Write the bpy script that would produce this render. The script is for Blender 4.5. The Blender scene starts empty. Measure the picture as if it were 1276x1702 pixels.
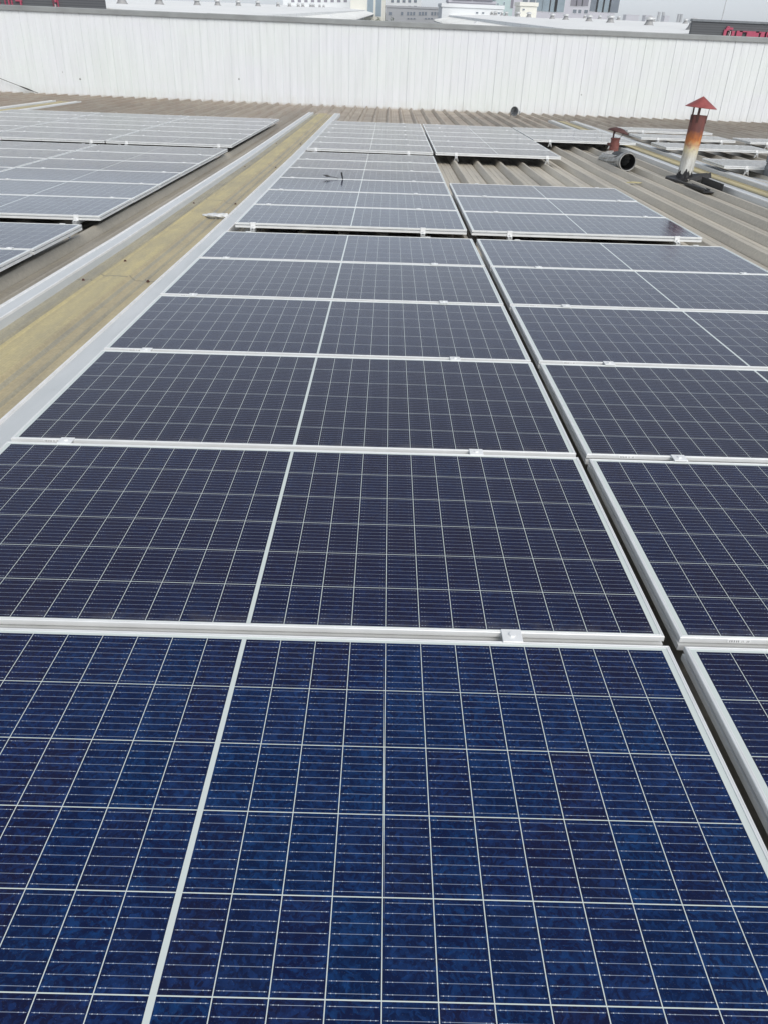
import bpy, bmesh, math, random
from mathutils import Matrix, Vector, Euler
random.seed(7)
R = math.radians
scene = bpy.context.scene
col = scene.collection

# ---------------------------------------------------------------- camera, sky, sun, exposure
# The roof slopes gently down away from the viewer: everything on it is laid out in "roof
# coordinates" (x right, y away, z normal to the near panels) and turned into the world by TILT.
TILT = Matrix.Rotation(R(-3.42), 4, 'X') @ Matrix.Rotation(-0.008, 4, 'Y')
cd = bpy.data.cameras.new("camera")
cam = bpy.data.objects.new("camera", cd); col.objects.link(cam)
cd.sensor_fit = 'VERTICAL'; cd.sensor_height = 24.0; cd.lens = 1258.34 / 1702 * 24.0
cd.clip_start = 0.02; cd.clip_end = 12000
cam.matrix_world = TILT @ (Matrix.Translation((1.3099, -1.4174, 1.1614)) @
                           Euler((1.043308, -0.027808, 0.007658), 'XYZ').to_matrix().to_4x4())
scene.camera = cam
CAMW = cam.matrix_world.copy()

SUN_EL, SUN_AZ = 44.0, 155.0      # azimuth clockwise from +Y: behind the viewer, a little right
world = bpy.data.worlds.new("World"); scene.world = world
world.use_nodes = True
wn, wl = world.node_tree.nodes, world.node_tree.links
wn.clear()
sky = wn.new('ShaderNodeTexSky'); sky.sky_type = 'NISHITA'; sky.sun_disc = False
sky.sun_elevation = R(SUN_EL); sky.sun_rotation = R(SUN_AZ)
sky.air_density = 1.0; sky.dust_density = 0.6; sky.ozone_density = 1.0
hsv = wn.new('ShaderNodeHueSaturation'); hsv.inputs['Saturation'].default_value = 0.16
tint = wn.new('ShaderNodeMix'); tint.data_type = 'RGBA'; tint.blend_type = 'MULTIPLY'; tint.inputs[0].default_value = 1.0
tint.inputs[7].default_value = (0.91, 0.985, 1.09, 1)
bg = wn.new('ShaderNodeBackground'); bg.inputs['Strength'].default_value = 0.093
wo = wn.new('ShaderNodeOutputWorld')
wl.new(sky.outputs[0], hsv.inputs['Color']); wl.new(hsv.outputs[0], tint.inputs[6]); wl.new(tint.outputs[2], bg.inputs['Color']); wl.new(bg.outputs[0], wo.inputs['Surface'])
sd = bpy.data.lights.new("sun", 'SUN'); sd.energy = 1.75; sd.angle = R(40); sd.color = (1.0, 0.94, 0.86)
sun = bpy.data.objects.new("sun", sd); col.objects.link(sun)
az, el = R(SUN_AZ), R(SUN_EL)
to_sun = Vector((math.sin(az) * math.cos(el), math.cos(az) * math.cos(el), math.sin(el)))
sun.rotation_euler = to_sun.to_track_quat('Z', 'Y').to_euler()
scene.cycles.volume_bounces = 2
scene.view_settings.view_transform = 'Standard'; scene.view_settings.look = 'None'
scene.view_settings.exposure = 0.55; scene.view_settings.gamma = 1.0; scene.view_settings.use_curve_mapping = False

# ---------------------------------------------------------------- helpers
def tag(o, label=None, cat=None, group=None, kind=None):
    if label: o["label"] = label
    if cat: o["category"] = cat
    if group: o["group"] = group
    if kind: o["kind"] = kind
    return o

def empty(name, m, label, cat, group=None):
    o = bpy.data.objects.new(name, None); col.objects.link(o)
    o.empty_display_size = 0.1
    o.matrix_basis = m
    return tag(o, label, cat, group)

def on_roof(x, y, z, rx=0, ry=0, rz=0):
    return TILT @ Matrix.Translation((x, y, z)) @ Euler((rx, ry, rz), 'XYZ').to_matrix().to_4x4()

def link_mesh(name, bm, mat, parent=None, m=None, smooth=False):
    bmesh.ops.recalc_face_normals(bm, faces=bm.faces[:])
    me = bpy.data.meshes.new(name); bm.to_mesh(me); bm.free()
    if smooth:
        for p in me.polygons: p.use_smooth = True
    for mm in (mat if isinstance(mat, (list, tuple)) else [mat]): me.materials.append(mm)
    o = bpy.data.objects.new(name, me); col.objects.link(o)
    if parent: o.parent = parent
    if m is not None: o.matrix_basis = m
    return o

def box(bm, x0, x1, y0, y1, z0, z1, bev=0.0, mi=0):
    v = [bm.verts.new((x, y, z)) for z in (z0, z1) for y in (y0, y1) for x in (x0, x1)]
    fs = []
    for f in ((0, 2, 3, 1), (4, 5, 7, 6), (0, 1, 5, 4), (2, 6, 7, 3), (0, 4, 6, 2), (1, 3, 7, 5)):
        fc = bm.faces.new([v[i] for i in f]); fc.material_index = mi; fs.append(fc)
    if bev:
        es = list({e for f in fs for e in f.edges})
        bmesh.ops.bevel(bm, geom=es, offset=bev, segments=1, affect='EDGES', profile=0.5)

def loft(bm, rings, closed=True, cap=True, mi=0):
    vs = [[bm.verts.new(p) for p in r] for r in rings]
    n = len(rings[0])
    for a, b in zip(vs, vs[1:]):
        for i in range(n if closed else n - 1):
            j = (i + 1) % n
            f = bm.faces.new((a[i], a[j], b[j], b[i])); f.material_index = mi
    if cap and closed:
        for r in (vs[0][::-1], vs[-1]):
            f = bm.faces.new(r); f.material_index = mi
    return vs

def tube(bm, pts, r, n=10, cap=True):
    pts = [Vector(p) for p in pts]
    rs = r if isinstance(r, (list, tuple)) else [r] * len(pts)
    rings = []
    for i, p in enumerate(pts):
        d = (pts[min(i + 1, len(pts) - 1)] - pts[max(i - 1, 0)]).normalized()
        q = d.to_track_quat('Z', 'Y')
        rings.append([p + q @ Vector((rs[i] * math.cos(2 * math.pi * k / n), rs[i] * math.sin(2 * math.pi * k / n), 0)) for k in range(n)])
    loft(bm, rings, True, cap)

# ---------------------------------------------------------------- material helpers
class NT:
    def __init__(s, name):
        s.m = bpy.data.materials.new(name); s.m.use_nodes = True
        s.t = s.m.node_tree; s.n = s.t.nodes; s.l = s.t.links
        s.b = s.n['Principled BSDF']
        s._tc = None
    def put(s, inp, v):
        if hasattr(v, 'is_output') or isinstance(v, bpy.types.NodeSocket): s.l.new(v, inp)
        elif isinstance(v, (tuple, list)) and len(v) == 3 and inp.type == 'RGBA': inp.default_value = (*v, 1)
        else: inp.default_value = v
    def tc(s, o='Object'):
        if not s._tc: s._tc = s.n.new('ShaderNodeTexCoord')
        return s._tc.outputs[o]
    def math(s, op, a, b=None, c=None, clamp=False):
        n = s.n.new('ShaderNodeMath'); n.operation = op; n.use_clamp = clamp
        for i, v in enumerate((a, b, c)):
            if v is not None: s.put(n.inputs[i], v)
        return n.outputs[0]
    def sep(s, v):
        n = s.n.new('ShaderNodeSeparateXYZ'); s.l.new(v, n.inputs[0]); return n.outputs
    def comb(s, x, y, z=0.0):
        n = s.n.new('ShaderNodeCombineXYZ')
        for i, v in enumerate((x, y, z)): s.put(n.inputs[i], v)
        return n.outputs[0]
    def vmath(s, op, a, b):
        n = s.n.new('ShaderNodeVectorMath'); n.operation = op
        s.put(n.inputs[0], a); s.put(n.inputs[1], b); return n.outputs[0]
    def noise(s, v, scale, detail=3.0, rough=0.55, out='Fac'):
        n = s.n.new('ShaderNodeTexNoise'); s.l.new(v, n.inputs['Vector'])
        n.inputs['Scale'].default_value = scale; n.inputs['Detail'].default_value = detail; n.inputs['Roughness'].default_value = rough
        return n.outputs[out]
    def voro(s, v, scale, out='Color', feature='F1', rnd=1.0):
        n = s.n.new('ShaderNodeTexVoronoi'); s.l.new(v, n.inputs['Vector']); n.feature = feature
        n.inputs['Scale'].default_value = scale; n.inputs['Randomness'].default_value = rnd
        return n.outputs[out]
    def white(s, v, out='Value'):
        n = s.n.new('ShaderNodeTexWhiteNoise'); n.noise_dimensions = '3D'; s.l.new(v, n.inputs['Vector']); return n.outputs[out]
    def mix(s, f, a, b, typ='MIX'):
        n = s.n.new('ShaderNodeMix'); n.data_type = 'RGBA'; n.blend_type = typ
        s.put(n.inputs[0], f); s.put(n.inputs[6], a); s.put(n.inputs[7], b); return n.outputs[2]
    def ramp(s, f, a, b, lo=0.0, hi=1.0):
        n = s.n.new('ShaderNodeMapRange'); s.put(n.inputs[0], f)
        n.inputs[1].default_value = a; n.inputs[2].default_value = b; n.inputs[3].default_value = lo; n.inputs[4].default_value = hi
        return n.outputs[0]
    def scalev(s, v, sc):
        return s.vmath('MULTIPLY', v, sc)
    def bump(s, h, dist, strength=0.5):
        n = s.n.new('ShaderNodeBump'); s.put(n.inputs['Height'], h); n.inputs['Distance'].default_value = dist; n.inputs['Strength'].default_value = strength
        s.l.new(n.outputs[0], s.b.inputs['Normal'])
    def objrand(s):
        n = s.n.new('ShaderNodeObjectInfo'); return n.outputs['Random']
    def set(s, color=None, rough=None, metal=None, **kw):
        if color is not None: s.put(s.b.inputs['Base Color'], color)
        if rough is not None: s.put(s.b.inputs['Roughness'], rough)
        if metal is not None: s.put(s.b.inputs['Metallic'], metal)
        for k, v in kw.items(): s.put(s.b.inputs[k.replace('_', ' ')], v)
        return s.m

def plain(name, c, rough=0.6, metal=0.0, var=0.15, scale=6.0):
    t = NT(name)
    f = t.noise(t.tc(), scale, 4.0)
    k = t.ramp(f, 0.25, 0.75, 1 - var, 1 + var * 0.6)
    return t.set(t.mix(1.0, c, t.comb(k, k, k), 'MULTIPLY'), rough, metal)

M = {}
M['frame'] = plain('anodised_aluminium', (0.76, 0.775, 0.775), 0.38, 0.10, 0.10, 9)
M['clamp'] = plain('clamp_aluminium', (0.84, 0.85, 0.85), 0.35, 0.10, 0.08, 30)
M['rail'] = plain('rail_aluminium', (0.55, 0.57, 0.58), 0.4, 0.5, 0.1, 20)
M['bolt'] = plain('steel_bolt', (0.45, 0.45, 0.45), 0.35, 0.8, 0.1, 60)
M['black'] = plain('black_plastic', (0.015, 0.015, 0.017), 0.45, 0, 0.2, 30)
M['bitumen'] = plain('black_bitumen', (0.018, 0.018, 0.02), 0.55, 0, 0.6, 14)
M['white_plastic'] = plain('crumpled_white_plastic', (0.62, 0.64, 0.65), 0.35, 0, 0.15, 30)
M['leaf'] = plain('dry_leaf', (0.50, 0.45, 0.25), 0.8, 0, 0.3, 40)
M['grey_metal'] = plain('grey_metal', (0.22, 0.235, 0.25), 0.5, 0.2, 0.2, 5)
M['coping'] = plain('coping_metal', (0.30, 0.315, 0.315), 0.5, 0.2, 0.22, 1.3)
M['white_paint'] = plain('white_painted_sheet', (0.78, 0.79, 0.78), 0.55, 0, 0.06, 0.4)
M['concrete'] = plain('concrete_render', (0.42, 0.41, 0.39), 0.8, 0, 0.15, 0.6)

def mat_panel():
    t = NT('solar_cells_under_glass')
    x, y, z = t.sep(t.tc())
    CX, CY, X0, Y0 = 0.0815, 0.1587, 0.0045, 0.011
    xm = t.math('SUBTRACT', t.math('ABSOLUTE', t.math('SUBTRACT', x, 1.004)), X0)
    cx = t.math('DIVIDE', xm, CX)
    fx = t.math('MULTIPLY', t.math('FRACT', cx), CX)
    ex = t.math('MINIMUM', fx, t.math('SUBTRACT', CX, fx))
    cy = t.math('DIVIDE', t.math('SUBTRACT', y, Y0), CY)
    fy = t.math('MULTIPLY', t.math('FRACT', cy), CY)
    ey = t.math('MINIMUM', fy, t.math('SUBTRACT', CY, fy))
    inx = t.math('MULTIPLY', t.math('GREATER_THAN', xm, 0.0), t.math('LESS_THAN', cx, 12.0))
    iny = t.math('MULTIPLY', t.math('GREATER_THAN', cy, 0.0), t.math('LESS_THAN', cy, 6.0))
    cell = t.math('MULTIPLY', t.math('MULTIPLY', inx, iny),
                  t.math('MULTIPLY', t.math('GREATER_THAN', ex, 0.00080), t.math('GREATER_THAN', ey, 0.00095)))
    # bus bars: nine fine ribbons along x in each cell, with solder pads near their ends
    bb = t.math('MULTIPLY', t.math('ABSOLUTE', t.math('SUBTRACT', t.math('FRACT', t.math('MULTIPLY', cy, 9.0)), 0.5)), CY / 9)
    bar = t.math('MULTIPLY', t.math('LESS_THAN', bb, 0.00037), t.math('GREATER_THAN', ex, 0.0035))
    p1 = t.math('LESS_THAN', t.math('ABSOLUTE', t.math('SUBTRACT', ex, 0.0075)), 0.0008)
    p2 = t.math('LESS_THAN', t.math('ABSOLUTE', t.math('SUBTRACT', ex, 0.0150)), 0.0006)
    pad = t.math('MULTIPLY', t.math('LESS_THAN', bb, 0.00070), t.math('MAXIMUM', p1, p2))
    # polycrystalline silicon
    rnd = t.objrand()
    off = t.comb(t.math('MULTIPLY', rnd, 37.0), t.math('MULTIPLY', rnd, 91.0), t.math('MULTIPLY', rnd, 13.0))
    side = t.math('GREATER_THAN', x, 1.004)
    cid = t.vmath('ADD', t.comb(t.math('FLOOR', cx), t.math('FLOOR', cy), side), off)
    cr = t.white(cid)
    cr2 = t.white(t.vmath('ADD', cid, (5.3, 1.7, 9.1)))
    pos = t.vmath('ADD', t.comb(x, y, t.math('MULTIPLY', cr, 3.0)), off)
    nz = t.noise(pos, 22.0, 3.0, 0.6, 'Color')
    warp = t.vmath('ADD', pos, t.scalev(t.vmath('SUBTRACT', nz, (0.5, 0.5, 0.5)), (0.05, 0.05, 0.0)))
    g1 = t.sep(t.voro(warp, 130.0))[0]
    g2 = t.sep(t.voro(warp, 190.0))[1]
    n1 = t.noise(pos, 20.0, 5.0, 0.72)
    grain = t.math('ADD', t.math('ADD', t.math('MULTIPLY', g1, 0.34), t.math('MULTIPLY', g2, 0.30)), t.math('MULTIPLY', t.ramp(n1, 0.3, 0.7), 0.42))
    base = t.mix(cr, (0.0028, 0.0120, 0.052), (0.0050, 0.0098, 0.046))
    base = t.mix(t.ramp(cr2, 0.55, 1.0, 0, 0.8), base, (0.0080, 0.0085, 0.032))
    bright = t.mix(cr2, (0.007, 0.045, 0.155), (0.010, 0.033, 0.132))
    c = t.mix(t.ramp(grain, 0.40, 0.98), base, bright)
    pv = t.ramp(t.white(off), 0, 1, 0.72, 1.22)
    c = t.mix(1.0, c, t.comb(pv, pv, pv), 'MULTIPLY')
    # the anti-reflection coating shifts from blue to a dull purple-grey towards grazing angles
    lw = t.n.new('ShaderNodeLayerWeight'); lw.inputs['Blend'].default_value = 0.5
    at = t.n.new('ShaderNodeAttribute'); at.attribute_type = 'OBJECT'; at.attribute_name = 'tone'
    c = t.mix(t.ramp(t.math('SUBTRACT', lw.outputs['Facing'], at.outputs['Fac']), 0.22, 0.46, 0.0, 0.72), c, (0.0120, 0.0100, 0.029))
    c = t.mix(bar, c, (0.29, 0.34, 0.44))
    c = t.mix(pad, c, (0.55, 0.60, 0.68))
    c = t.mix(cell, (0.62, 0.68, 0.66), c)
    # a thin uneven film of dust
    dust = t.ramp(t.noise(pos, 5.0, 5.0, 0.7), 0.35, 0.8, 0.0, 0.010)
    spk = t.math('MULTIPLY', t.math('LESS_THAN', t.voro(pos, 260.0, 'Distance'), 0.14), 0.07)
    c = t.mix(t.math('ADD', dust, spk), c, (0.50, 0.47, 0.42))
    low = t.math('MULTIPLY', t.ramp(y, .010, .055, 1.0, 0.0), t.ramp(t.noise(pos, 11.0, 4.0, .7), .40, .70, 0.0, .16))
    c = t.mix(low, c, (0.46, 0.43, 0.37))
    rr = t.ramp(t.noise(pos, 3.0, 4.0), 0.3, 0.7, 0.085, 0.15)
    return t.set(c, rr, 0.0, IOR=1.255)
M['panel'] = mat_panel()

def mat_roof():
    t = NT('weathered_roof_sheet')
    p = t.tc(); x, y, z = t.sep(p)
    st = t.noise(t.scalev(p, (9.0, 0.35, 1.0)), 1.0, 5.0, 0.6)
    bl = t.noise(p, 1.1, 5.0, 0.6)
    fine = t.noise(p, 35.0, 4.0, 0.7)
    sheet = t.white(t.comb(t.math('FLOOR', t.math('DIVIDE', t.math('ADD', x, 0.1), 0.73)), t.math('FLOOR', t.math('DIVIDE', t.math('ADD', y, 3.0), 9.0))))
    c = t.mix(t.ramp(st, 0.3, 0.7), (0.64, 0.59, 0.49), (0.43, 0.395, 0.335))
    c = t.mix(t.ramp(bl, 0.45, 0.75, 0, 0.55), c, (0.62, 0.56, 0.45))
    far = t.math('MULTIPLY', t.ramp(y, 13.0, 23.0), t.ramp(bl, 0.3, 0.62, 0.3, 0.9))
    left = t.ramp(x, -0.80, -1.0, 1.0, 0.74)  # shade beside the left panels, multiplied into the sheet colour
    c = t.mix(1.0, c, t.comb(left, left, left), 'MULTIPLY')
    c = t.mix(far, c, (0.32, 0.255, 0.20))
    k = t.math('MULTIPLY', t.ramp(sheet, 0, 1, 0.88, 1.10), t.ramp(fine, 0.3, 0.7, 0.88, 1.10))
    c = t.mix(1.0, c, t.comb(k, k, k), 'MULTIPLY')
    t.bump(t.noise(t.scalev(p, (3.0, 0.7, 1.0)), 2.0, 3.0), 0.01, 0.5)
    return t.set(c, 0.55, 0.15)
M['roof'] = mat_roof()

def mat_skylight(name, ca, cb, cc):
    t = NT(name)
    p = t.tc(); x, y, z = t.sep(p)
    st = t.noise(t.scalev(p, (14.0, 0.5, 1.0)), 1.0, 5.0, 0.6)
    bl = t.noise(t.scalev(p, (2.0, .6, 1)), 2.2, 7.0, 0.75)
    c = t.mix(t.ramp(st, 0.3, 0.7), ca, cb)
    c = t.mix(t.ramp(bl, 0.42, 0.66, 0, 0.85), c, cc)
    lap = t.math('LESS_THAN', t.math('ABSOLUTE', t.math('SUBTRACT', t.math('MULTIPLY', t.math('FRACT', t.math('DIVIDE', t.math('ADD', y, .55), 3.4)), 3.4), 1.0)), t.ramp(t.noise(p, 30.0), .3, .7, .004, .022))
    c = t.mix(t.math('MULTIPLY', lap, .55), c, (.20, .185, .15))
    fine = t.math('MULTIPLY', t.math('SINE', t.math('MULTIPLY', x, 420.0)), 0.5)
    k = t.ramp(t.math('ADD', t.noise(p, 60.0, 4.0), t.math('MULTIPLY', fine, 0.12)), 0.3, 0.7, 0.88, 1.08)
    return t.set(t.mix(1.0, c, t.comb(k, k, k), 'MULTIPLY'), 0.6)
M['skylight'] = mat_skylight('aged_fibreglass_skylight', (0.58, 0.49, 0.245), (0.47, 0.41, 0.24), (0.38, 0.335, 0.22))
M['skylight_dirty'] = mat_skylight('grimy_fibreglass_skylight', (0.43, 0.395, 0.285), (0.35, 0.325, 0.245), (0.27, 0.255, 0.215))
M['skylight_brown'] = mat_skylight('brown_stained_fibreglass', (0.53, 0.45, 0.265), (0.44, 0.38, 0.25), (0.36, 0.315, 0.22))

def mat_flashing():
    t = NT('galvanised_flashing')
    p = t.tc()
    a = t.noise(t.scalev(p, (1.0, 0.25, 1.0)), 5.0, 5.0, 0.6)
    c = t.mix(t.ramp(a, 0.3, 0.7), (0.56, 0.59, 0.60), (0.66, 0.68, 0.69))
    d = t.ramp(t.noise(p, 26.0, 5.0, 0.7), 0.62, 0.8, 0, 0.35)
    c = t.mix(d, c, (0.36, 0.35, 0.31))
    return t.set(c, 0.45, 0.1)
M['flashing'] = mat_flashing()
M['flashing_lip'] = plain('folded_edge_highlight', (0.80, 0.80, 0.79), 0.4, 0.0, 0.12, 12)  # whiter lip faces: highlight along the sky-facing fold, put into the colour

def mat_wall():
    t = NT('white_cladding_sheet')
    p = t.tc(); x, y, z = t.sep(p)
    st = t.noise(t.scalev(p, (7.0, 1.0, 0.5)), 1.0, 5.0, 0.6)
    tint = t.noise(t.scalev(p, (0.35, 1, 0.8)), 1.0, 3.0)
    c = t.mix(t.ramp(tint, 0.35, 0.65), (0.74, 0.76, 0.79), (0.735, 0.775, 0.765))
    k = t.ramp(st, 0.3, 0.75, 1.02, 0.90)
    c = t.mix(1.0, c, t.comb(k, k, k), 'MULTIPLY')
    # grime and rust creeping up from the roof, in vertical runs
    run = t.noise(t.scalev(p, (5.0, 1.0, 0.9)), 1.0, 6.0, 0.75)
    low = t.math('MULTIPLY', t.ramp(z, 0.0, 0.34, 1.0, 0.0), t.ramp(run, 0.42, 0.66, 0.0, 1.0))
    c = t.mix(t.math('MULTIPLY', low, 0.38, clamp=True), c, (0.42, 0.36, 0.28))
    foot = t.math('MULTIPLY', t.ramp(z, 0.01, 0.10, 1.0, 0.0), t.ramp(run, 0.35, 0.6, 0.1, 0.75))
    c = t.mix(foot, c, (0.36, 0.29, 0.20))
    zz = t.scalev(p, (1.0, 1.0, 1.0))
    spot = t.math('MULTIPLY', t.math('LESS_THAN', t.voro(zz, 1.35, 'Distance'), 0.038), t.math('MULTIPLY', t.ramp(z, 0.75, 0.95, 1, 0), t.ramp(z, 0.05, 0.2)))
    c = t.mix(t.math('MULTIPLY', spot, 0.75), c, (0.10, 0.09, 0.085))
    return t.set(c, 0.42)
M['wall'] = mat_wall()

def mat_pipe():
    t = NT('rusting_painted_flue')
    p = t.tc(); x, y, z = t.sep(p)
    n = t.noise(p, 9.0, 5.0, 0.65)
    n2 = t.noise(t.scalev(p, (14, 14, 2.0)), 1.0, 5.0, 0.7)
    h = t.math('ADD', z, t.math('MULTIPLY', t.math('SUBTRACT', n, 0.5), 0.36))
    white = t.mix(t.ramp(n2, 0.35, 0.7), (0.72, 0.72, 0.68), (0.40, 0.40, 0.37))
    yel = t.mix(t.ramp(n, 0.4, 0.6), (0.62, 0.50, 0.22), (0.62, 0.60, 0.50))
    org = t.mix(t.ramp(n2, 0.35, 0.65), (0.56, 0.20, 0.04), (0.40, 0.12, 0.03))
    red = t.mix(t.ramp(n2, 0.3, 0.7), (0.19, 0.060, 0.050), (0.10, 0.040, 0.036))
    c = t.mix(t.ramp(h, 0.38, 0.58), white, yel)
    c = t.mix(t.ramp(h, 0.54, 0.70), c, org)
    c = t.mix(t.ramp(h, 0.70, 0.88), c, red)
    pt = t.ramp(t.noise(t.scalev(p, (16, 16, 6)), 1.0, 6.0, .75), .52, .68, 0, .75)
    c = t.mix(t.math('MULTIPLY', pt, t.ramp(h, .35, .6)), c, (.11, .042, .028))
    c = t.mix(t.math('MULTIPLY', t.ramp(t.noise(t.scalev(p, (20, 20, 3)), 1.0, 6.0, .8), .5, .7, 0, .6), t.ramp(h, .62, .40)), c, (.25, .23, .20))
    hb = t.math('ADD', z, t.math('MULTIPLY', t.math('SUBTRACT', t.noise(t.scalev(p, (16, 16, 5.0)), 1.0, 3.0), 0.5), 0.42))
    c = t.mix(t.ramp(hb, 0.19, 0.20, 1, 0), c, (0.016, 0.016, 0.018))
    return t.set(c, 0.6)
M['pipe'] = mat_pipe()
M['red_cap'] = plain('red_lead_paint', (0.30, 0.075, 0.070), 0.5, 0, 0.35, 8)
M['rust_dark'] = plain('dark_rust', (0.085, 0.035, 0.030), 0.7, 0, 0.4, 16)
M['rust_red'] = plain('red_rust_pipe', (0.20, 0.070, 0.058), 0.65, 0, 0.4, 14)
M['duct'] = plain('dirty_white_duct', (0.40, 0.40, 0.385), 0.5, 0, 0.5, 12)

# ---------------------------------------------------------------- roof geometry helpers
PROF = [(-30.0, 0.0), (5.05, 0.0), (11.60, 0.047), (18.0, 0.132), (27.5, 0.255)]
def prof(y):
    for (a, za), (b, zb) in zip(PROF, PROF[1:]):
        if y <= b: return za + (zb - za) * (y - a) / (b - a)
    return PROF[-1][1]
def ramp_y(y): return min(1.0, max(0.0, (y - 5.0) / 22.0))
def plane_z(x, y): return prof(y) - 0.0078 * x * ramp_y(y)     # top of panels
PAN, RIB = -0.164, -0.103
def deck_z(x, y, h=PAN): return plane_z(x, y) + h
YS = [-14, -5, 0, 5.05, 8.3, 11.6, 14.8, 18.0, 21, 22.42, 22.45, 23.02, 23.05, 23.22, 23.25, 24, 26.93]
PITCH, PH = 0.365, 0.19
STRIPS = [(-0.93, -0.05), (5.84, 6.64), (-8.38, -7.51)]

# ---------------------------------------------------------------- factory building we stand on
bld = empty('factory_building', TILT, 'long low factory building with the ribbed brown-grey metal roof that carries the solar panels', 'factory')
xs = []
k0, k1 = -90, 90
for k in range(k0, k1):
    c = PH + k * PITCH
    for dx, h in ((-0.084, PAN), (-0.080, PAN - .018), (-0.066, PAN - .018), (-0.060, PAN), (-0.019, RIB), (-0.014, RIB + .004), (0.014, RIB + .004), (0.019, RIB), (0.050, PAN), (0.054, PAN - 0.012), (0.064, PAN - 0.012), (0.068, PAN),
                  (0.128, PAN), (0.138, PAN + 0.006), (0.152, PAN + 0.006), (0.162, PAN),
                  (0.202, PAN), (0.212, PAN + 0.006), (0.226, PAN + 0.006), (0.236, PAN)):
        xs.append((c + dx, h))
xs.sort()
bm = bmesh.new()
def deck_h(x, y, h):
    for (a, b), ye in zip(STRIPS, (22.43, 23.03, 23.23)):
        if a < x < b and y < ye: return PAN
    return h
rows = [[bm.verts.new((x, y, deck_z(x, y, deck_h(x, y, h)))) for x, h in xs] for y in YS]
for a, b in zip(rows, rows[1:]):
    for i in range(len(xs) - 1): bm.faces.new((a[i], a[i + 1], b[i + 1], b[i]))
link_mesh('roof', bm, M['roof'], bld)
XL, XR = xs[0][0], xs[-1][0]
bm = bmesh.new()
box(bm, XL, XL + 0.2, -14, 26.9, -10, -0.2); link_mesh('wall', bm, M['concrete'], bld)
bm = bmesh.new()
box(bm, XR - 0.2, XR, -14, 26.9, -10, -0.45); link_mesh('wall', bm, M['concrete'], bld)
bm = bmesh.new()
box(bm, XL + 0.2, XR - 0.2, -14, -13.8, -10, -0.2); link_mesh('wall', bm, M['concrete'], bld)

def extrude_y(bm, prof_pts, ys, closed=True):
    rings = [[(x, y, plane_z(x, y) + h) for x, h in prof_pts] for y in ys]
    loft(bm, rings, closed, closed)

def skylight(x0, x1, y0, y1):
    """fibreglass strip between two boxed flashings; x0..x1 outside to outside"""
    ys = [y0] + [y for y in YS if y0 < y < y1] + [y1]
    a0, a1, b0, b1 = x0, x0 + 0.125, x1 - 0.150, x1
    w = b0 - a1
    P = []; Q = []
    for f, h, q in ((-.06, -.130, 1), (.055, -.130, 1), (.07, -.124, 1), (.085, -.130, 1), (.15, -.131, 1), (.165, -.124, 1), (.18, -.134, 1), (.255, -.136, 1), (.280, -.100, 0),
                    (.30, -.090, 0), (.325, -.101, 0), (.42, -.098, 0), (.52, -.098, 0), (.60, -.102, 0), (.620, -.092, 2), (.645, -.112, 1), (.675, -.126, 2),
                    (.775, -.128, 0), (.795, -.115, 1), (.815, -.129, 2), (.90, -.129, 2), (1.06, -.128, 2)):
        P.append((a1 + w * f, h)); Q.append(q)
    bm = bmesh.new()
    rings = [[(x, y, plane_z(x, y) + h) for x, h in P] for y in ys]
    vs = [[bm.verts.new(p) for p in r] for r in rings]
    for r0, r1 in zip(vs, vs[1:]):
        for i in range(len(P) - 1):
            f = bm.faces.new((r0[i], r0[i + 1], r1[i + 1], r1[i])); f.material_index = Q[i]
    s = link_mesh('skylight', bm, [M['skylight'], M['skylight_dirty'], M['skylight_brown']], bld)
    s["label"] = 'yellowed fibreglass skylight strip between pale metal flashings'
    for (c0, c1) in ((a0, a1), (b0, b1)):
        bm = bmesh.new()
        seg = 6.2; yy = y0
        while yy < y1 - 0.05:
            ye = min(y1, yy + seg)
            q = [yy] + [y for y in YS if yy < y < ye] + [ye]
            j = random.uniform(-.0015, .0015)
            lap = 0.012 if ye < y1 else 0
            extrude_y(bm, [(c0 - .008, -.160), (c0 - .006, -.129 + j), (c0 + .001, -.088 + j), (c0 + .003, -.076 + j), (c0 + .014, -.076 + j), (c0 + .018, -.085 + j),
                           (c1 - .018, -.085 + j), (c1 - .014, -.076 + j), (c1 - .003, -.076 + j), (c1 - .001, -.088 + j), (c1 + .006, -.129 + j), (c1 + .008, -.160)], q)
            yy = ye + 0.004
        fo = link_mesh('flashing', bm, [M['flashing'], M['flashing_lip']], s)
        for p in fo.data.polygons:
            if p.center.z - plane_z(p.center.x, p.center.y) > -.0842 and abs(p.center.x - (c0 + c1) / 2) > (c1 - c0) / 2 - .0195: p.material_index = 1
    return s
s1 = skylight(-0.925, -0.055, -6.0, 22.4)
s2 = skylight(5.85, 6.63, -2.0, 23.0)
s3 = skylight(-8.37, -7.52, 2.0, 23.2)
def screw(parent, x, y, h):
    bm = bmesh.new(); z = plane_z(x, y) + h
    for (r, a, b) in ((.013, 0, .003), (.007, .003, .011)):
        loft(bm, [[(x + r * math.cos(t * math.pi / 3), y + r * math.sin(t * math.pi / 3), z + q) for t in range(6)] for q in (a, b)])
    link_mesh('screw', bm, M['rust_dark'], parent)
for x, y in ((-.745, 3.83), (-.30, 3.82), (-.60, 4.31), (-.745, 7.2), (-.30, 7.2), (-.745, 10.5), (-.30, 10.5), (-.745, 14), (-.30, 14)):
    screw(s1, x, y, -.131 if x < -.65 else (-.124 if x > -.40 else -.101))

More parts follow.
